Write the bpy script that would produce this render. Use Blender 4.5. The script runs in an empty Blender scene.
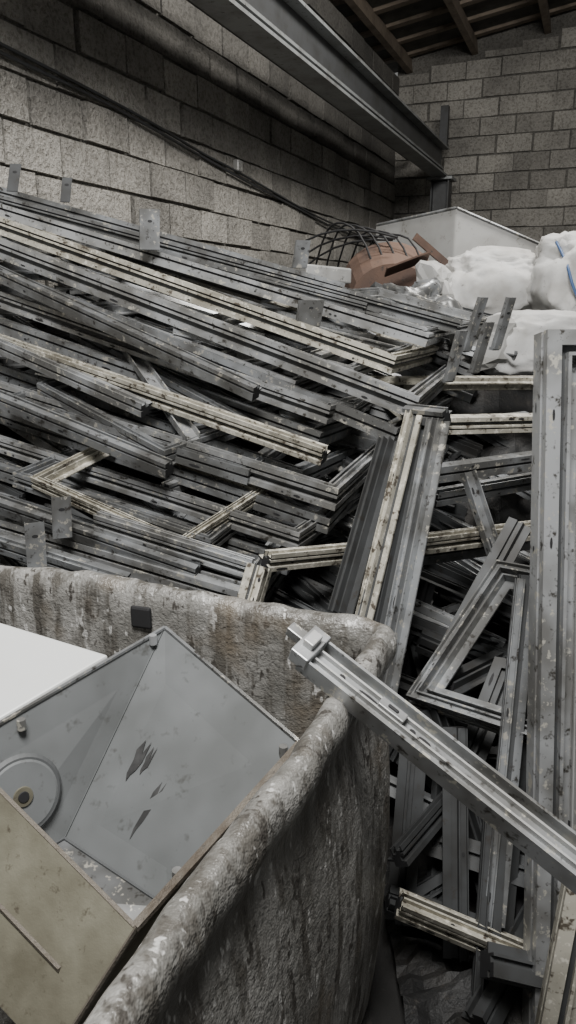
import bpy, math, random
from mathutils import Vector as V, noise, Matrix
random.seed(7)
COL=bpy.context.collection
R=random.uniform
# ---------------------------------------------------------------- materials
def newmat(name):
    m=bpy.data.materials.new(name);m.use_nodes=True
    nt=m.node_tree;b=nt.nodes['Principled BSDF'];return m,nt,b
def N(nt,t,**k):
    n=nt.nodes.new(t)
    return n
def ramp(nt,src,p0,p1,c0=(0,0,0,1),c1=(1,1,1,1)):
    r=nt.nodes.new('ShaderNodeValToRGB');e=r.color_ramp.elements
    e[0].position=p0;e[1].position=p1;e[0].color=c0;e[1].color=c1
    nt.links.new(src,r.inputs[0]);return r.outputs[0]
def mix(nt,f,a,b,mode='MIX'):
    m=nt.nodes.new('ShaderNodeMix');m.data_type='RGBA';m.blend_type=mode
    if isinstance(f,(int,float)): m.inputs[0].default_value=f
    else: nt.links.new(f,m.inputs[0])
    for i,x in((6,a),(7,b)):
        if isinstance(x,(tuple,list)): m.inputs[i].default_value=(x[0],x[1],x[2],1)
        else: nt.links.new(x,m.inputs[i])
    return m.outputs[2]
def nz(nt,scale,detail=3,rough=.6,vec=None):
    n=N(nt,'ShaderNodeTexNoise');n.inputs['Scale'].default_value=scale;n.inputs['Detail'].default_value=min(detail,3);n.inputs['Roughness'].default_value=rough
    if vec is None:
        tc=N(nt,'ShaderNodeTexCoord');vec=tc.outputs['Object']
    nt.links.new(vec,n.inputs['Vector']);return n.outputs['Fac']
def bump(nt,b,h,s,d=.01):
    n=N(nt,'ShaderNodeBump');n.inputs['Strength'].default_value=s;n.inputs['Distance'].default_value=d
    nt.links.new(h,n.inputs['Height']);nt.links.new(n.outputs[0],b.inputs['Normal'])
def stretched(nt,sc):
    tc=N(nt,'ShaderNodeTexCoord');mp=N(nt,'ShaderNodeMapping');mp.inputs['Scale'].default_value=sc
    nt.links.new(tc.outputs['Object'],mp.inputs[0]);return mp.outputs[0]
def dirty(name,base,dirt,metal=.5,rough=.45,amt=(.45,.7),spot=(.05,.045,.04),spotamt=(.6,.72),bs=0,sc=5,crust=None):
    m,nt,b=newmat(name)
    f=ramp(nt,nz(nt,sc,3,.65),*amt);c=mix(nt,f,base,dirt)
    f2=nz(nt,sc*6,3,.75);c=mix(nt,ramp(nt,f2,*spotamt),c,spot)
    if crust:
        c=mix(nt,ramp(nt,f2,1-crust[1][1],1-crust[1][0],(1,1,1,1),(0,0,0,1)),c,crust[0])
    nt.links.new(c,b.inputs['Base Color']);b.inputs['Metallic'].default_value=metal
    b.inputs['Roughness'].default_value=rough
    if bs:bump(nt,b,nz(nt,sc*14,3,.7),bs,.004)
    return m
M={}
M['alu']=dirty('aluminium_grey',(.44,.452,.462),(.21,.208,.20),.5,.36,(.38,.58),(.065,.06,.052),(.58,.68),crust=((.56,.54,.475),(.59,.65)))
M['alu2']=dirty('aluminium_dull',(.285,.296,.306),(.13,.13,.126),.5,.38,(.38,.58),(.05,.046,.042),(.58,.68),crust=((.43,.41,.36),(.59,.65)))
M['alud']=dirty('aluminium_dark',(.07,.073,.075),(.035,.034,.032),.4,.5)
M['cream']=dirty('aluminium_mortar_crusted',(.47,.45,.385),(.28,.262,.215),.25,.45,(.42,.6),(.09,.075,.058),(.56,.64),crust=((.66,.63,.55),(.56,.63)))
M['white']=dirty('aluminium_white',(.46,.465,.46),(.30,.295,.28),.25,.42,(.4,.65),crust=((.6,.58,.52),(.61,.67)))
M['black'],_,b=newmat('black_rubber_and_holes');b.inputs['Base Color'].default_value=(.012,.012,.013,1);b.inputs['Roughness'].default_value=.7  # gasket rubber; also painted darkness of slots, holes and hollow ends
M['tar']=dirty('tar_stain',(.02,.02,.02),(.045,.045,.045),0,.6,sc=20)
M['mound']=dirty('dark_gap_filler',(.020,.020,.020),(.04,.036,.032),.2,.6,bs=1,sc=6)  # added filler; darkness between the frames is put into its colour
M['rust']=dirty('rusty_steel',(.13,.08,.058),(.08,.053,.043),.1,.8,bs=.6)
M['rustd']=dirty('rusty_edge',(.13,.115,.095),(.07,.055,.04),.3,.6,bs=.6,sc=12)
M['bag']=dirty('woven_bag',(.52,.52,.51),(.40,.39,.37),0,.7,(.45,.65),(.25,.235,.22),(.64,.74),.4)
M['blue'],_,b=newmat('blue_strap');b.inputs['Base Color'].default_value=(.05,.10,.22,1)
M['box']=dirty('hopper_paint_grey',(.135,.142,.145),(.095,.10,.10),.0,.5,(.35,.62),(.055,.055,.052),(.60,.76),.04,4)
M['box2']=dirty('hopper_paint_lit',(.16,.168,.171),(.115,.12,.12),.0,.5,(.35,.62),(.07,.07,.066),(.60,.76),.04,4)  # lighter copy of the grey: lit hopper wall put into the colour
M['boxl']=dirty('hopper_boss_grey',(.085,.089,.091),(.06,.063,.065),.0,.6,(.38,.62),(.05,.05,.05),(.64,.76),0,4)
M['tan']=dirty('hopper_tan',(.19,.182,.14),(.11,.102,.075),.1,.42,(.35,.65),(.065,.055,.04),(.6,.75),.2,7)
M['panel']=dirty('white_enamel',(.62,.63,.62),(.52,.52,.50),0,.4,(.5,.8),(.35,.33,.3),(.7,.8),.03,3)
M['tank']=dirty('tank_grey',(.36,.36,.35),(.25,.245,.23),0,.6,(.4,.7),(.16,.15,.13),(.6,.75),.1,3)
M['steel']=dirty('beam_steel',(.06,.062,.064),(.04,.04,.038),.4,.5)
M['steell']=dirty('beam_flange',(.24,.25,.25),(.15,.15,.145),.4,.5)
M['wood']=dirty('rafter_wood',(.18,.145,.11),(.10,.078,.056),0,.8)
M['woodd']=dirty('roof_boards',(.075,.073,.063),(.04,.037,.032),0,.9)
M['conc']=dirty('floor_concrete',(.025,.024,.023),(.013,.013,.012),0,.9,bs=.5)
m,nt,b=newmat('bin_coated_steel')
c=mix(nt,ramp(nt,nz(nt,4,3,.7),.38,.62),(.14,.136,.125),(.28,.274,.26))
st=ramp(nt,nz(nt,6,3,.75,stretched(nt,(4,4,.6))),.46,.60);c=mix(nt,st,c,(.088,.082,.072))
f24=nz(nt,24,3,.9,stretched(nt,(1,1,.4)))
c=mix(nt,ramp(nt,f24,.60,.65),c,(.44,.435,.42));c=mix(nt,ramp(nt,f24,.36,.42,(1,1,1,1),(0,0,0,1)),c,(.055,.05,.044))
rs=ramp(nt,nz(nt,3.3,3,.7),.58,.72);c=mix(nt,rs,c,(.125,.105,.08))
nt.links.new(c,b.inputs['Base Color']);b.inputs['Roughness'].default_value=.45;b.inputs['Metallic'].default_value=.1
bump(nt,b,nz(nt,40,3,.8),.65,.010);M['bin']=m
def wallmat(name,mul):
    m,nt,b=newmat(name)
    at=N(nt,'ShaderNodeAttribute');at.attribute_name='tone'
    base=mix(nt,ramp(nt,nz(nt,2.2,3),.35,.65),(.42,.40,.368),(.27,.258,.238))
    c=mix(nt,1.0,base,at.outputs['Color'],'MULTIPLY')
    f=nz(nt,38,3,.75)
    pit=ramp(nt,f,.34,.54,(.55,.54,.52,1),(1,1,1,1));c=mix(nt,1.0,c,pit,'MULTIPLY')
    nt.links.new(c,b.inputs['Base Color']);b.inputs['Roughness'].default_value=.95
    bump(nt,b,f,1.0,.03);return m
M['block']=wallmat('concrete_block',1.0)
# ---------------------------------------------------------------- mesh builder
class MB:
    def __init__(s): s.v=[];s.f=[];s.m=[];s.mats=[]
    def mi(s,k):
        if k not in s.mats:s.mats.append(k)
        return s.mats.index(k)
    def poly(s,pts,k):
        i=len(s.v);s.v+= [tuple(p) for p in pts];s.f.append(tuple(range(i,i+len(pts))));s.m.append(s.mi(k))
    def loops(s,rings,k,close=False,cap=True,seg=None,capk=None):
        i0=len(s.v);n=len(rings[0]);mi=s.mi(k)
        sm={j:s.mi(q) for j,q in (seg or {}).items()}
        for r in rings:s.v+=[tuple(p) for p in r]
        R_=len(rings)
        for a in range(R_ if close else R_-1):
            b=(a+1)%R_
            for j in range(n):
                k2=(j+1)%n
                s.f.append((i0+a*n+j,i0+a*n+k2,i0+b*n+k2,i0+b*n+j));s.m.append(sm.get(j,mi))
        if cap and not close:
            cm=s.mi(capk) if capk else mi
            s.f.append(tuple(i0+j for j in range(n))[::-1]);s.m.append(cm)
            s.f.append(tuple(i0+(R_-1)*n+j for j in range(n)));s.m.append(cm)
    def box(s,c,x,y,z,k):
        c=V(c);x=V(x)/2;y=V(y)/2;z=V(z)/2
        s.loops([[c-x-y+w,c+x-y+w,c+x+y+w,c-x+y+w] for w in(-z,z)],k)
    def obj(s,name,parent=None,smooth=False,bevel=0):
        me=bpy.data.meshes.new(name);me.from_pydata(s.v,[],s.f)
        for k in s.mats:me.materials.append(M[k])
        for p,mi in zip(me.polygons,s.m):p.material_index=mi;p.use_smooth=smooth
        me.update();o=bpy.data.objects.new(name,me);COL.objects.link(o)
        if parent:o.parent=parent
        if bevel:
            b=o.modifiers.new('b','BEVEL');b.width=bevel;b.segments=2
        return o
def empty(name):
    o=bpy.data.objects.new(name,None);COL.objects.link(o);return o
# window profile cross sections (a inward, b height) metres
PR1=[(0,0),(0,.022),(.009,.022),(.009,.032),(0,.032),(0,.055),(.003,.055),(.003,.044),(.020,.044),(.020,.055),(.024,.055),(.024,.030),(.040,.030),(.040,.037),(.062,.037),(.062,.030),(.045,.026),(.045,0)]
PR2=[(0,0),(0,.034),(.012,.034),(.012,.044),(0,.044),(0,.06),(.026,.06),(.026,.046),(.038,.046),(.038,.06),(.044,.06),(.044,.036),(.066,.036),(.066,.031),(.050,.029),(.050,0)]
PR3=[(0,0),(0,.03),(.004,.03),(.004,.008),(.046,.008),(.046,.03),(.05,.03),(.05,0)]
PR4=[(0,0),(0,.014),(.014,.016),(.014,.028),(0,.030),(0,.036),(.008,.036),(.008,.042),(0,.042),(0,.055),(.004,.055),(.004,.043),(.018,.043),(.018,.055),(.022,.055),(.022,.032),(.034,.032),(.034,.048),(.038,.048),(.038,.020),(.060,.020),(.060,.015),(.04,.012),(.04,0)]
INF={id(PR1):(.011,.0115,.0445,{2:'black',11:'alud'},'black'),id(PR2):(.017,.013,.0606,{2:'black',7:'alud'},'black'),id(PR3):(.015,.025,.0086,{},None),
 id(PR4):(.007,.011,.0435,{2:'alud',6:'black',15:'alud'},'black')}  # groove floors use the dark metal, recess shade painted in
def slots(mb,P,d,L,nrm,side,w,n):
    for _ in range(n):
        t=R(.06,.94)*L;l=random.choice([.004,.006,.012,.020]);h=random.choice([.003,.004])
        c=P+d*t+nrm*.0012+side*w
        mb.poly([c+d*(l*math.cos(a))+side*(h*math.sin(a)) for a in [i*math.pi/4 for i in range(8)]],'black')
def rail(mb,P,Q,pr=PR1,s=1,up=(0,0,1),k='alu',slot=3):
    P=V(P);Q=V(Q);d=(Q-P).normalized();up=V(up);side=up.cross(d).normalized();u=d.cross(side)
    w=max(a for a,b in pr)/2;sb,ta,tb,sg,ck=INF[id(pr)]
    ring=lambda O:[O+side*((a-w)*s)+u*(b*s) for a,b in pr]
    mb.loops([ring(P),ring(Q)],k,seg=sg,capk=ck)
    L=(Q-P).length
    slots(mb,P-side*w*s,d,L,-side,u,sb*s,slot//2);slots(mb,P+u*tb*s+side*(ta-w)*s,d,L,u,side,0,slot//2)
def frame(mb,B,A,v,pr=PR1,s=1,k='alu',slot=4,mull=None):
    B=V(B);A=V(A);u=A-B;v=V(v);n=v.cross(u).normalized();ud=u.normalized();vd=v.normalized()
    sb,ta,tb,sg,ck=INF[id(pr)]
    cs=[(B,ud+vd),(A,-ud+vd),(A+v,-ud-vd),(B+v,ud-vd)]
    mb.loops([[c+g*(a*s)+n*((b-.03)*s) for a,b in pr] for c,g in cs],k,close=True,cap=False,seg=sg)
    slots(mb,B+n*(sb-.03)*s,ud,u.length,-vd,n,0,slot//2+1)
    slots(mb,B+n*(tb-.03)*s+vd*ta*s,ud,u.length,n,vd,0,slot//2)
    slots(mb,B+n*(sb-.03)*s,vd,v.length,-ud,n,0,2)
    if mull:
        rail(mb,B+u*mull+vd*.05*s-n*.02,B+u*mull+v-vd*.05*s-n*.02,PR2,.7*s,n,k,1)
    return n
def flat(A,B,W,sl=0,skew=0):
    u=V(A)-V(B);h=V((0,0,1)).cross(u);
    if h.y<0:h=-h
    h.normalize();h=h+V((0,0,sl))+u.normalized()*skew
    return h*W
def plate(mb,b,t,wd,w=.05,th=.004,k='alu'):
    b=V(b);t=V(t);wd=V(wd).normalized();n=(t-b).cross(wd).normalized()
    mb.box((b+t)/2,wd*w,n*th,(t-b),k)
    mb.box(b+n*w*.3,wd*w,n*w*.6,(t-b).normalized()*th,k)
    for e in(-1,1):mb.box((b+t)/2+wd*(e*w/2)+n*.006,wd*.003,n*.014,(t-b),k)
    c=b+(t-b)*.7
    for sg in(1,-1):
        mb.poly([c+n*sg*(th/2+.0006)+wd*(.009*math.cos(a))+(t-b).normalized()*(.005*math.sin(a)) for a in [i*math.pi/4 for i in range(8)]],'black')
# ---------------------------------------------------------------- room
WD=V((.377,.926,0)).normalized();BD=V((.926,-.377,0)).normalized()
CN=V((1.36,10.3,0))
def blockwall(name,O,d,nrm,L,H,bh,bl,topf=None,shadez=None):
    mb=MB();tones=[]
    def bx(c,x,y,z,t):
        n0=len(mb.f);mb.box(c,x,y,z,'block');tones.extend([t]*(len(mb.f)-n0))
    r=0;z=0
    while z<H:
        off=(r%2)*bl/2;x=-off
        while x<L:
            a=max(x,0);b=min(x+bl*R(.96,1.04),L);t=R(.70,1.12)
            if shadez and z>=shadez-.02:t*=.42  # shade band on the upper courses, put into the block tone
            top=z+bh-.018
            if topf: top=min(top,topf((a+b)/2))
            if b-a>.03 and top-z>.02:
                pr=R(.004,.026);g=R(.012,.022)
                c=O+d*((a+b)/2)+V((0,0,(z+top)/2))+nrm*(pr/2)
                j=V((0,0,R(-.005,.005)))
                bx(c+j,d*(b-a-g)+V((0,0,R(-.004,.004))),nrm*(.02+pr),V((0,0,top-z)),t)
            x+=bl
        z+=bh;r+=1
    n0=len(mb.f)
    mb.box(O+d*(L/2)+V((0,0,H/2))-nrm*.1,d*L,nrm*.2,V((0,0,H)),'block');tones.extend([.42]*(len(mb.f)-n0))
    o=mb.obj(name)
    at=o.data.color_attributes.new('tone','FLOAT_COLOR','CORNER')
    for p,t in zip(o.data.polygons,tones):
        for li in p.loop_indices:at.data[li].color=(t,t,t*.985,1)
    return o
nL=V((WD.y,-WD.x,0));nB=V((BD.y,-BD.x,0))
if nB.y>0:nB=-nB
blockwall('wall_left',CN-WD*11,WD,nL,11,4.3,.205,.41,shadez=3.07)
blockwall('wall_back',CN,BD,nB,6.5,4.25+6.5*.155,.21,.42,topf=lambda t:4.28+t*.155)
mb=MB();mb.box((1.5,4,-.05),(16,0,0),(0,18,0),(0,0,.1),'conc');mb.obj('floor')
roof=empty('ceiling')
RD=(BD+V((0,0,.155))).normalized();RN=RD.cross(WD).normalized()
if RN.z<0:RN=-RN
O0=CN+V((0,0,4.30))
mb=MB()
mb.box(O0+RD*3.2-WD*5.3+RN*.2,RD*7,WD*11.4,RN*.03,'woodd');mb.obj('roof_boards',roof)
mb=MB()
for t in(.16,.95,1.77,2.6,3.4,4.2,5,5.8):
    mb.box(O0+RD*t-WD*5.3+RN*.09,RD*.07,WD*11,RN*.16,'wood')
mb.obj('rafters',roof)
mb=MB()
for i in range(22):
    mb.box(O0+RD*3.2-WD*(.15+i*.5)+RN*.17,RD*7,WD*.10,RN*.035,'wood')
mb.obj('slats',roof)
bm=empty('steel_crane_beam')
P0=V((1.80,9.5,3.05));L=8.2
mb=MB()
mid=P0-WD*(L/2)
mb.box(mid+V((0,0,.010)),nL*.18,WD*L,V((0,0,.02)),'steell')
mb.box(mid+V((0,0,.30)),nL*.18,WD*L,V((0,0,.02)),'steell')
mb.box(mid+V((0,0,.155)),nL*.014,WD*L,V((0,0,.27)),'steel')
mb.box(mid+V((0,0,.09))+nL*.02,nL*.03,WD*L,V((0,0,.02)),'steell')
mb.obj('i_section',bm)
mb=MB();mid2=mid-nL*.30
mb.box(mid2+V((0,0,.36)),nL*.03,WD*L,V((0,0,.07)),'steell')
mb.box(mid2+V((0,0,.22)),nL*.22,WD*L,V((0,0,.014)),'steel')
mb.obj('side_channel',bm)
cl=empty('steel_column');mb=MB()
pc=P0+WD*.1
mb.box(V((pc.x,pc.y,1.52)),nL*.2,WD*.02,V((0,0,3.04)),'steel')
mb.box(V((pc.x,pc.y,1.52))+nL*.1,nL*.016,WD*.2,V((0,0,3.04)),'steel')
mb.box(V((pc.x,pc.y,1.52))-nL*.1,nL*.016,WD*.2,V((0,0,3.04)),'steel')
mb.box(V((pc.x,pc.y,3.035)),nL*.3,WD*.3,V((0,0,.03)),'steell')
mb.box(V((pc.x,pc.y,3.6)),nL*.09,WD*.09,V((0,0,.45)),'steel')
mb.obj('column_shaft',cl)
def tube(name,pts,r,k,parent=None,cyc=False,res=3):
    cu=bpy.data.curves.new(name,'CURVE');cu.dimensions='3D';cu.bevel_depth=r;cu.bevel_resolution=2;cu.resolution_u=res
    sp=cu.splines.new('NURBS');sp.points.add(len(pts)-1)
    for p,q in zip(sp.points,pts):p.co=(q[0],q[1],q[2],1)
    sp.order_u=3;sp.use_endpoint_u=True;sp.use_cyclic_u=cyc
    cu.materials.append(M[k]);o=bpy.data.objects.new(name,cu);COL.objects.link(o)
    if parent:o.parent=parent
    return o
def onwall(y,z,off=.05):
    return V((1.36+(y-10.3)*.407,y,z))+nL*off
cb=empty('wall_cable')
for j,dz in enumerate((0,-.03)):
    pts=[onwall(y,z+dz+R(-.012,.012)) for y,z in((2.6,2.80),(3.2,2.77),(3.7,2.74),(4.3,2.71),(4.9,2.66),(5.4,2.60),(5.9,2.56),(6.6,2.50),(7.3,2.43),(8,2.38),(9,2.34),(10.1,2.33))]
    tube('cable_%d'%j,pts,.009,'steel',cb)
mb=MB();c=onwall(5.95,2.60,.04);mb.box(c,nL*.06,WD*.08,V((0,0,.08)),'white');mb.obj('junction_box',cb,bevel=.01)
# ---------------------------------------------------------------- frame pile
pile=empty('scrap_aluminium_frame_pile')
def mz(x,y):
    t=max(0,min(1,(x-.0)/.5));a=.36+(y-1.75)*.78;b=-.05+(y-1.9)*.9
    z=a*(1-t)+b*t
    z=min(z,1.46-.10*x if y<3.6 else 1.5)
    if y<1.85: z*=max(0,(y-1.72)/.13)
    return max(0.01,z+noise.noise(V((x*4,y*4,0)))*.10)
mb=MB();nx,ny=70,80
for j in range(ny+1):
    y=1.72+(6.2-1.72)*j/ny
    for i in range(nx+1):
        x0=1.36+(y-10.3)*.407+.03;x0=max(x0,-2.2);x=x0+(3.2-x0)*i/nx
        mb.v.append((x,y,mz(x,y)))
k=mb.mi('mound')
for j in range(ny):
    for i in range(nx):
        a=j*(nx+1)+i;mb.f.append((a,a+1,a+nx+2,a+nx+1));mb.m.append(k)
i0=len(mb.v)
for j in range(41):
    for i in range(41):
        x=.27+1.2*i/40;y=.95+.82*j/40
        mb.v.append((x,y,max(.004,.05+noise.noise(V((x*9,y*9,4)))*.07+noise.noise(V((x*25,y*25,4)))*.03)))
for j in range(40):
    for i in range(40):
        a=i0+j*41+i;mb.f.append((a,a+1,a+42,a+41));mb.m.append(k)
mb.obj('dark_filler_mound',pile)
F=[
((-1.29,3.38,2.11),(.24,3.30,1.70),.35,PR1,.8,'alu2',0),
((-1.26,3.25,2.06),(.66,2.90,1.55),.55,PR4,.95,'alu2',.0),
((-1.24,3.12,2.02),(.50,2.72,1.51),.6,PR2,.8,'alu',0),
((-1.21,3.10,1.96),(.36,2.55,1.44),.75,PR4,1.15,'cream',.0),
((-1.18,3.00,1.87),(.40,2.30,1.33),.98,PR4,1.3,'alu',.0),
((-1.17,2.95,1.77),(.34,2.31,1.24),.9,PR1,.95,'alu2',0),
((-1.16,2.90,1.68),(.13,2.35,1.30),.7,PR4,1.1,'alu',0),
((-1.15,2.85,1.58),(.10,2.37,1.21),.7,PR2,.9,'alu2',0),
((-1.13,2.75,1.42),(.04,2.22,1.12),.7,PR1,1.05,'alu2',0),
((-1.30,2.75,1.40),(.14,2.05,1.10),.62,PR4,1.25,'alu',.05),
((-1.28,2.70,1.32),(.12,2.08,1.01),.6,PR1,.9,'alu2',.05),
((-1.25,2.60,1.23),(.03,2.00,.99),.6,PR4,1.0,'alu',.05),
((-1.24,2.55,1.14),(.00,2.03,.90),.6,PR2,.9,'alu2',.05),
((-1.2,2.38,1.08),(-.077,1.90,.896),.5,PR4,.95,'alu2',.1),
((-1.15,2.27,1.01),(-.103,1.85,.853),.5,PR2,1.2,'alu',.1),
((-1.10,2.15,.90),(-.12,1.82,.78),.5,PR1,1.1,'alu2',.1),
((-.75,2.80,1.62),(.02,2.48,1.37),.5,PR4,.9,'alu',.0),
((-.95,2.50,1.32),(-.12,2.16,1.14),.45,PR1,.9,'alu2',.08),
((-.85,2.22,1.12),(-.22,1.98,.98),.4,PR4,.9,'alu2',.1),
((-.62,3.15,1.86),(.30,2.95,1.62),.5,PR4,.8,'alu2',.0),
((-.35,2.62,1.44),(.22,2.42,1.30),.42,PR4,.8,'alu2',.0),
]
for i,(A,B,W,pr,s,k,sl) in enumerate(F):
    mb=MB();frame(mb,B,A,flat(A,B,W,sl,R(-.10,.10)),pr,s,k,6,mull=[None,.22,.35][i%3]);mb.obj('sash_frame_%d'%i,pile)
for i,(B,A,v,pr,s,k) in enumerate([
 ((.42,2.33,1.26),(1.15,2.55,1.24),(-.12,.55,.08),PR4,1.0,'cream'),
 ((.46,2.36,1.09),(1.15,2.62,1.12),(-.15,.5,.05),PR1,1.0,'alu2'),
 ((.33,1.80,.60),(.62,2.05,.90),(.34,-.28,.02),PR4,1.1,'alu2'),
 ((.36,1.66,.22),(.60,1.92,.66),(.30,-.18,.02),PR2,1.1,'alud'),
 # crossing sashes, lying askew on the heap
 ((-.10,2.92,1.66),(-.72,3.02,1.84),(.22,.62,.04),PR4,.8,'alu2'),
 ((.22,2.55,1.41),(-.40,2.66,1.56),(.28,.50,.05),PR1,.8,'alu'),
 ((.52,2.85,1.53),(.06,3.10,1.66),(.35,.45,.03),PR4,.75,'alu'),
 ((-.38,2.22,1.19),(-.86,2.55,1.36),(.32,.28,.07),PR1,.8,'alu2'),
 ((-.30,1.96,.98),(-.78,2.18,1.12),(.24,.26,.10),PR4,.75,'cream'),
]):
    mb=MB();frame(mb,B,A,v,pr,s,k,4);mb.obj('askew_sash_%d'%i,pile)
mb=MB()
RL=[
((-1.12,2.75,1.51),(.11,2.15,1.19),PR4,1.05,'cream'),
((-.81,2.9,1.52),(-.14,2.4,1.24),PR1,.9,'alu2'),
((.49,2.45,.98),(1.1,2.75,1.0),PR1,1,'alu2'),
((-.07,1.9,.95),(.23,2.1,.91),PR4,1,'cream'),
((.23,2.1,.91),(.86,2.4,.886),PR4,1.1,'cream'),
((.23,2.16,.85),(.86,2.46,.83),PR2,1.0,'alu2'),
((-.11,1.85,.82),(-.07,1.9,.95),PR1,1,'cream'),
((.566,2.3,1.12),(.652,2.2,.86),PR3,.9,'alu2'),
((.60,1.75,.97),(.495,1.45,.204),PR1,.85,'alu2'),
((.62,1.78,.97),(.53,1.50,.10),PR2,.9,'alud'),
((.258,1.45,.25),(.60,1.40,.12),PR4,1.1,'cream'),
((.25,1.55,.16),(.62,1.50,.05),PR1,1.0,'alud'),
((.51,1.55,.44),(.456,1.35,0.01),PR1,.9,'alud'),
((.59,1.22,.56),(.51,1.12,.0),PR2,1.1,'cream'),
((-1.25,2.95,1.80),(-.1,2.35,1.35),PR2,.8,'alu2'),
((-1.3,2.80,1.58),(-.45,2.35,1.30),PR1,.9,'alu'),
((-1.3,2.62,1.42),(-.35,2.15,1.15),PR2,.8,'alu2'),
((-1.25,2.30,1.12),(-.25,1.95,.90),PR2,.8,'alu2'),
((-1.2,2.18,1.02),(-.45,1.92,.88),PR1,.9,'alu2'),
((-.55,2.06,1.02),(-.10,1.93,.92),PR4,1.0,'alu'),
((-1.0,2.0,.86),(-.2,1.84,.80),PR2,1.0,'alu2'),
((-.60,2.75,1.50),(-.30,2.3,1.22),PR3,1.0,'alu'),
((.75,2.25,.95),(.33,1.95,.30),PR2,1.1,'alud'),
((.40,2.1,.62),(.85,2.0,.45),PR1,1.1,'alud'),
((.42,1.50,.05),(.44,1.75,.55),PR1,1.0,'alud'),
((.30,1.62,.05),(.36,1.85,.55),PR2,1.1,'alud'),
((.55,1.65,.05),(.38,1.80,.58),PR4,1.1,'alud'),
]
for P,Q,pr,s,k in RL:rail(mb,P,Q,pr,s,(0,-.3,1),k,4)
mb.obj('loose_rails',pile)
mb=MB()
X=(1,.35,0)
for b_,t_,w,kk in [((-1.105,3.2,2.07),(-1.08,3.2,2.17),.04,'alud'),((-.896,3.2,2.03),(-.88,3.2,2.12),.035,'alud'),((-.512,2.9,1.83),(-.505,2.9,1.97),.07,'alu2'),
 ((.046,3.0,1.77),(.06,3.0,1.87),.055,'alu2'),((.071,2.7,1.56),(.085,2.7,1.65),.09,'alu2'),((-.703,1.95,.93),(-.70,1.95,1.06),.05,'alu2'),((-.641,2.0,1.0),(-.635,2.0,1.12),.05,'alu2')]:
    plate(mb,b_,t_,X,w,.004,kk)
for b_,t_ in [((.563,2.6,1.38),(.598,2.6,1.55)),((.674,2.7,1.40),(.715,2.7,1.575)),((.662,2.8,1.47),(.713,2.8,1.66)),((.80,2.9,1.47),(.844,2.9,1.66))]:
    plate(mb,b_,t_,(1,.6,0),.036,.012,'alu2')
mb.obj('fixing_brackets',pile)
mb=MB()
md=V((-1.49,.75,.50)).normalized()
for _ in range(220):
    x=R(-1.3,.9);y=R(1.95,3.7)
    d=(md+V((R(-.25,.25),R(-.4,.4),R(-.10,.10)))).normalized();L=R(.5,1.3)
    if random.random()<.25:d=V((R(.3,1),R(.4,1),R(-.1,.1))).normalized();L=R(.3,.8)
    c=V((x,y,mz(x,y)+R(.0,.13)))
    P=c-d*L/2;Q=c+d*L/2
    if min(P.y,Q.y)<1.82:continue
    bad=False
    for q in(P,Q):
        if q.x<1.36+(q.y-10.3)*.407+.08 or q.x>1.1:bad=True
    if bad:continue
    kk=random.choice(['alu2','alu2','alu2','alud','alud','alu'])
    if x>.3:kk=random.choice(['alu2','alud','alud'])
    rail(mb,P,Q,random.choice([PR1,PR2,PR4]),R(.7,1.05),(R(-.5,.5),R(-.5,.5),1),kk,2)
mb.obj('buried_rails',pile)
mb=MB()
for _ in range(70):
    c=V((R(.30,1.0),R(1.3,2.3),0));c.z=R(.02,.2)+max(0,(c.y-1.5))*.75*R(.2,.85)
    d=V((R(-1,1),R(-.6,1),R(-.5,.8))).normalized();L=R(.45,.9)
    P=c-d*L/2;Q=c+d*L/2
    if min(P.z,Q.z)<0:
        s=-min(P.z,Q.z)+.01;P.z+=s;Q.z+=s
    if min(P.x,Q.x)<.26 or min(P.y,Q.y)<1.1 :continue
    rail(mb,P,Q,random.choice([PR1,PR2,PR4]),R(.8,1.15),(R(-1,1),R(-1,1),1),'alu2' if c.z>.6 and random.random()<.3 else random.choice(['alud','alud','black']),1)  # low offcuts get dark metal: shade of this corner put into colour
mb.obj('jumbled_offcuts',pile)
us=empty('upright_sash_frame');mb=MB()
for P,Q,s,k,pr in [((.326,2.2,1.23),(.165,1.9,.80),1.0,'alud',PR4),((.350,2.18,1.25),(.19,1.9,.79),.6,'alu2',PR3),((.388,2.16,1.325),(.228,1.9,.78),.8,'cream',PR1),((.447,2.1,1.31),(.266,1.75,.60),.95,'alu2',PR4),((.412,2.16,1.29),(.245,1.85,.68),.7,'alud',PR1)]:
    rail(mb,P,Q,pr,s,(-.75,-.8,.1),k,5)
rail(mb,(.36,2.19,1.31),(.46,2.1,1.31),PR2,.8,(0,-.5,1),'alu2',0)
mb.obj('sash_rails',us)
for B,A,w,k in [((.545,1.276,0),(.532,1.60,1.585),.75,'alu'),((.64,1.30,0),(.627,1.625,1.59),.6,'white')]:
    mb=MB();frame(mb,B,A,(w,.05,0),PR2 if k=='alu' else PR4,1.2,k,6);
    mb.obj('tall_window_frame')
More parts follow.
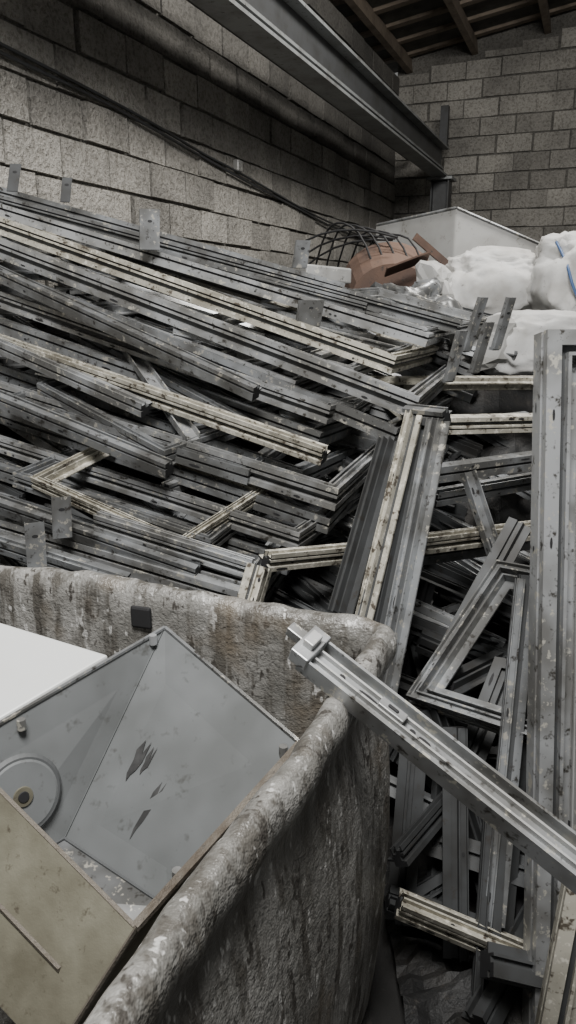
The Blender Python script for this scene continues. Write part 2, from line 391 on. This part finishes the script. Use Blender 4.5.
# ---------------------------------------------------------------- bin
bn=empty('industrial_scrap_bin')
CR=[V((.21,1.375,0)),V((-.92,1.74,0)),V((-1.25,.70,0)),V((-.262,.30,0))]
rad=[.06,.15,.15,.10];path=[]
for i in range(4):
    p=CR[i];a=(CR[i-1]-p).normalized();b=(CR[(i+1)%4]-p).normalized();r=rad[i]
    for t in [j/10 for j in range(11)]:
        path.append((p+a*r)*(1-t)**2+p*2*t*(1-t)+(p+b*r)*t*t)
    s0=p+b*r;s1=CR[(i+1)%4]-b*rad[(i+1)%4]
    for j in range(1,60):path.append(s0.lerp(s1,j/60))
n=len(path);cen=V((-.55,1.05,0))
sec=[(-.03,0),(-.005,.04),(.02,.3),(.03,.6),(.015,.8),(.0,.87),(-.004,.90),(.003,.925),(.014,.940),(.022,.962),(.020,.988),(.011,1.006),(-.006,1.012),(-.022,1.003),(-.032,.982),(-.034,.955),(-.034,.93),(-.036,.8),(-.04,.5),(-.06,.1)]
mb=MB();rings=[]
for si,(o,z) in enumerate(sec):
    ring=[]
    for i in range(n):
        p=path[i];tg=(path[(i+1)%n]-path[i-1]).normalized();nr=V((tg.y,-tg.x,0))
        if nr.dot(p-cen)<0:nr=-nr
        dz=.015+.025*math.exp(-((p.x+.45)/.35)**2) if p.y>1.35 else .012
        rimk=1 if z>.91 else .25
        q=V((p.x*9,p.y*9,z*7));nn=noise.noise(q)*.005*rimk+noise.noise(q*3)*.006*rimk+noise.noise(q*.35)*.012*min(1,z)
        zz=z+(noise.noise(V((p.x*5,p.y*5,3)))*.010+noise.noise(V((p.x*25,p.y*25,9)))*.007+dz)*(1 if z>.87 else 0)
        ring.append(p+nr*(o+nn)+V((0,0,zz)))
    rings.append(ring)
mb.loops(rings,'bin',cap=True)
o=mb.obj('bin_shell',bn,smooth=True);sd=o.modifiers.new('s','SUBSURF');sd.levels=1;sd.render_levels=1
mb=MB()
mb.box((-.325,1.509,.975),V((-.954,.30,0))*.05,V((.30,.954,0))*.012,V((0,0,.052)),'black');mb.obj('lifting_slot_shade_plate',bn,bevel=.006)  # black plate in place of an opening, its darkness is painted
# ---------------------------------------------------------------- hopper box in bin
hp=empty('sheet_metal_hopper')
P1,P2,P4,P5=V((-.254,1.40,1.0)),V((.022,1.13,.905)),V((-.221,.86,.779)),V((-.564,1.10,.915))
Q1,Q2,Q4,Q5=V((-.414,1.15,.69)),V((-.205,1.02,.66)),V((-.30,.88,.62)),V((-.54,1.02,.69))
HC=(P1+P2+P4+P5)/4-V((0,0,.08))
mb=MB()
def sheet(a,b,c,d,k,kb=None,th=.004):
    n=(b-a).cross(d-a).normalized()*th
    if n.dot(HC-a)>0:n=-n
    mb.loops([[a,b,c,d],[a+n,b+n,c+n,d+n]],k)
sheet(P1,P5,Q5,Q1,'box2');sheet(P2,P1,Q1,Q2,'box');sheet(P4,P2,Q2,Q4,'box');sheet(Q1,Q5,Q4,Q2,'alu2')
sheet(P5,P4,Q4,Q5,'box')
mb.obj('hopper_walls',hp)
mb=MB()
R4,R5=V((-.335,.79,.62)),V((-.70,1.03,.74))
sheet(P4,P5,R5,R4,'tan',th=.004)
S2=V((-.03,1.06,.70))
sheet(P2,P4,R4,S2,'tan',th=.004)
mb.obj('outer_skirt',hp)
mb=MB()
def edge(a,b,w,h,k):
    d=b-a;mb.box((a+b)/2+V((0,0,.001)),d,d.cross(V((0,0,1))).normalized()*w,V((0,0,h)),k)
edge(P1,P5,.007,.005,'alu2');edge(P2,P1,.007,.005,'alu2')
edge(P4,P2,.014,.008,'rustd');edge(P5,P4,.007,.006,'rustd');edge(R4,P4,.010,.008,'rustd')
IN=V((0,-.001,.0015))
edge(P1+IN,Q1+IN,.002,.002,'box');edge(Q1+IN,Q2+IN,.005,.003,'boxl');edge(Q1+IN,Q5+IN,.005,.003,'boxl')
a_,b_=P5.lerp(R5,.55),P4.lerp(R4,.55);a_=a_.lerp(b_,.45);edge(a_+V((0,-.004,.003)),b_.lerp(a_,.25)+V((0,-.004,.003)),.006,.006,'rustd')
for p in(P1+V((-.02,-.03,-.012)),P2+V((-.03,-.0,-.015)),P5.lerp(P1,.25)+V((0.01,-.01,-.015)),P4.lerp(P2,.25)+V((-.01,.01,-.01))):
    mb.loops([[p+V((.008*math.cos(a),.008*math.sin(a),z)) for a in [i*math.pi/5 for i in range(10)]] for z in(-.010,.010)],'alu')
mb.obj('rim_and_bolts',hp)
mb=MB();nn=(P5-P1).cross(Q1-P1).normalized()
cc=(P5*.30+P1*.14+Q1*.24+Q5*.32)
if nn.dot(HC-cc)<0:nn=-nn
e1=(P1-P5).normalized();e2=nn.cross(e1)
def disc(r0,r1,h0,h1,k):
    mb.loops([[cc+nn*h+e1*(r*math.cos(a))+e2*(r*math.sin(a)) for a in [i*math.pi/20 for i in range(40)]] for r,h in((r0,h0),(r1,h1))],k)
disc(.074,.068,.004,.010,'boxl');disc(.064,.060,.0102,.012,'box2');disc(.018,.017,.012,.015,'tan');disc(.010,.009,.015,.017,'black')
mb.obj('round_boss',hp)
mb=MB()
nn=(P1-P2).cross(Q2-P2).normalized()
if nn.dot(HC-P2)<0:nn=-nn
def W(a,b):
    return (P1.lerp(P2,a)).lerp(Q1.lerp(Q2,a),b)+nn*.0012
for a,b,l,w in((.24,.50,.16,.07),(.31,.50,.10,.04),(.48,.60,.25,.05)):
    pts=[W(a-w*.5,b+.02),W(a-w*.1,b-.04),W(a+w*.2,b+.02),W(a+w*.5,b-.05),W(a+w*.6,b+.05),W(a+w*.4,b+l*.6),W(a+w*.1,b+l*.8),W(a,b+l),W(a-w*.3,b+l*.8),W(a-w*.3,b+l*.4)]
    mb.poly(pts,'tar')
mb.obj('tar_drips',hp)
mb=MB();T=V((-.362,1.35,.964));e1=V((-.24,.07,.04))*1.55;e2=V((-.167,-.15,-.052))*1.6
nn=V((0,0,-.02));mb.loops([[T,T+e1,T+e1+e2,T+e2],[T+nn,T+e1+nn,T+e1+e2+nn,T+e2+nn]],'panel');mb.obj('white_enamel_panel',bevel=.004)
# diagonal rail
dr=empty('diagonal_aluminium_rail');mb=MB()
P=V((.03,1.15,1.06));D=(V((.447,.90,.82))-P)
rail(mb,P,P+D*2.3,PR3,1.25,(.2,-.45,.85),'alu',0)
d=D.normalized();sd_=d.cross(V((.2,-.45,.85))).normalized();up=sd_.cross(d)
mb.box(P+D*1.15+up*.016,D*2.28,sd_*.034,up*.012,'alu')
mb.box(P+D*1.15+up*.026+sd_*.010,D*2.26,sd_*.004,up*.012,'white');mb.box(P+D*1.15+up*.026-sd_*.010,D*2.26,sd_*.004,up*.012,'white')
slots(mb,P+up*.0225,d,.6,up,sd_,0,4)
mb.obj('rail_profile',dr)
mb=MB()
mb.box(P+d*.0+up*.03,d*.035,sd_*.07,up*.03,'alu');mb.box(P-d*.03+up*.012+sd_*-.02,d*.05,sd_*.02,up*.02,'alu');mb.box(P+up*.05+d*.0,d*.02,sd_*.03,up*.02,'white')
mb.box(P+d*.17+up*.036,d*.05,sd_*.018,up*.008,'alu');mb.box(P+d*.17+up*.041,d*.02,sd_*.006,up*.004,'black')
mb.obj('end_bracket',dr,bevel=.003)
# ---------------------------------------------------------------- back clutter
def blob(name,c,r,seed,parent=None,k='bag',amp=.18,rot=0,sub=5):
    import bmesh
    bm_=bmesh.new();bmesh.ops.create_icosphere(bm_,subdivisions=sub,radius=1)
    rt=Matrix.Rotation(rot,3,'Z')
    for v in bm_.verts:
        p=v.co.copy();q=p*1.1+V((seed,0,0))
        f=1+noise.noise(q)*amp*1.6-abs(noise.noise(V((q.x*3.5,q.y*3.5,q.z*1.2))))*amp*1.0+noise.noise(q*8)*.012
        f+=.04*(1-abs(noise.noise(V((q.x*6+q.z*2,q.y*6,q.z*3))))*3)
        pw=lambda a:math.copysign(abs(a)**.65,a)
        p=V((pw(p.x)*r[0],pw(p.y)*r[1],pw(p.z)*r[2]))*f
        v.co=rt@p+V(c)
    me=bpy.data.meshes.new(name);bm_.to_mesh(me);me.materials.append(M[k])
    for p in me.polygons:p.use_smooth=(sub>3)
    o=bpy.data.objects.new(name,me);COL.objects.link(o)
    if parent:o.parent=parent
    return o
bg=empty('woven_bulk_bag');blob('bag_body',(1.10,4.15,1.71),(.36,.26,.20),1,bg)
bg=empty('woven_bulk_bag');blob('bag_body',(1.56,3.9,1.76),(.36,.28,.22),5,bg,rot=.3)
tube('tie',[(1.30,3.80,1.92),(1.29,3.60,1.82),(1.31,3.55,1.70),(1.37,3.57,1.62)],.007,'blue',bg);tube('tie_2',[(1.34,3.80,1.93),(1.36,3.58,1.83),(1.38,3.53,1.72)],.005,'blue',bg)
bg=empty('woven_bulk_bag');blob('bag_body',(1.25,3.45,1.46),(.42,.2,.14),9,bg)
tk=empty('grey_sheet_tank');mb=MB()
a,b,c,d=V((.62,5.6,2.16)),V((1.08,5.1,2.22)),V((1.72,4.9,1.93)),V((1.7,5.9,2.05))
dn=V((0,0,-.62))
mb.loops([[p+dn*1 for p in(a,b,c,d)],[a,b,c,d]],'tank')
for p,q in((a,b),(b,c)):mb.box((p+q)/2,(q-p),V((0,.03,0)),V((0,0,.02)),'alu2')
mb.obj('tank_shell',tk,bevel=.01)
ru=empty('rusty_sheet_scrap');mb=MB()
prof=[(math.cos(t),math.sin(t)) for t in [math.pi*i/12 for i in range(13)]]
r1=[V((.60,4.6,1.75))+V((.28*x,0,.23*y)) for x,y in prof];r2=[V((.57,4.2,1.64))+V((.23*x,0,.20*y)) for x,y in prof]
mb.loops([r1,r2],'rust',cap=True);mb.obj('bent_sheet',ru)
blob('crumpled_foil',(.64,3.72,1.60),(.16,.12,.14),3,ru,'alu2',.5,0,4)
blob('crumpled_foil_b',(.50,3.95,1.60),(.10,.10,.12),13,ru,'alud',.5,.4,3)
blob('crumpled_foil_c',(.76,3.95,1.68),(.10,.10,.13),23,ru,'tank',.6,.9,3)
blob('crumpled_foil_d',(.84,3.35,1.46),(.12,.10,.10),33,ru,'tank',.6,.2,3)
mb=MB();mb.box((.80,4.1,1.86),(.28,.0,-.22),(0,.03,0),(.02,0,.03),'rust');mb.box((.62,4.05,1.83),(.22,.0,.08),(0,.1,-.04),(-.003,0,.008),'rust');mb.obj('rust_bar',ru)
wm=empty('bent_wire_mesh')
for i in range(5):
    x=.15+i*.07
    tube('wire_%d'%i,[(x,4.9,1.75),(x+.05,4.7,2.02+.03*math.sin(i)),(x+.14,4.5,2.10-.02*i),(x+.3,4.4,1.98),(x+.36,4.3,1.7)],.006,'black',wm)
for i in range(3):
    tube('cross_%d'%i,[(.1,4.75-.1*i,1.84+.07*i),(.3,4.65-.1*i,2.02+.03*i),(.6,4.5-.1*i,1.98)],.006,'black',wm)
pk=empty('cream_block');mb=MB();mb.box((.18,3.75,1.77),(.22,.04,-.02),(-.03,.12,0),(0,0,.07),'white');mb.obj('block',pk,bevel=.008)
# ---------------------------------------------------------------- light, world, camera
def area(name,loc,tgt,size,pw,col=(1,1,1)):
    l=bpy.data.lights.new(name,'AREA');l.energy=pw;l.size=size;l.color=col
    o=bpy.data.objects.new(name,l);COL.objects.link(o);o.location=loc
    o.rotation_euler=(V(tgt)-V(loc)).to_track_quat('-Z','Y').to_euler()
area('key_light',(-.2,.1,3.95),(-.5,2.8,1.2),1.1,265,(1,.985,.96))  # unseen key light, added and steered to set the shadows
area('back_wall_fill',(1.6,4.2,4.3),(.6,5.6,.5),.8,150,(1,.97,.92))  # unseen area light added to brighten the back
w=bpy.data.worlds.new('world');bpy.context.scene.world=w;w.use_nodes=True
w.node_tree.nodes['Background'].inputs[0].default_value=(.88,.88,.86,1);w.node_tree.nodes['Background'].inputs[1].default_value=.21
cam=bpy.data.cameras.new("camera");co=bpy.data.objects.new("camera",cam);COL.objects.link(co)
co.location=(0,0,1.65);co.rotation_euler=(math.radians(74),0,0);cam.sensor_fit='VERTICAL';cam.sensor_height=36;cam.lens=25.98;cam.clip_start=.02
bpy.context.scene.camera=co
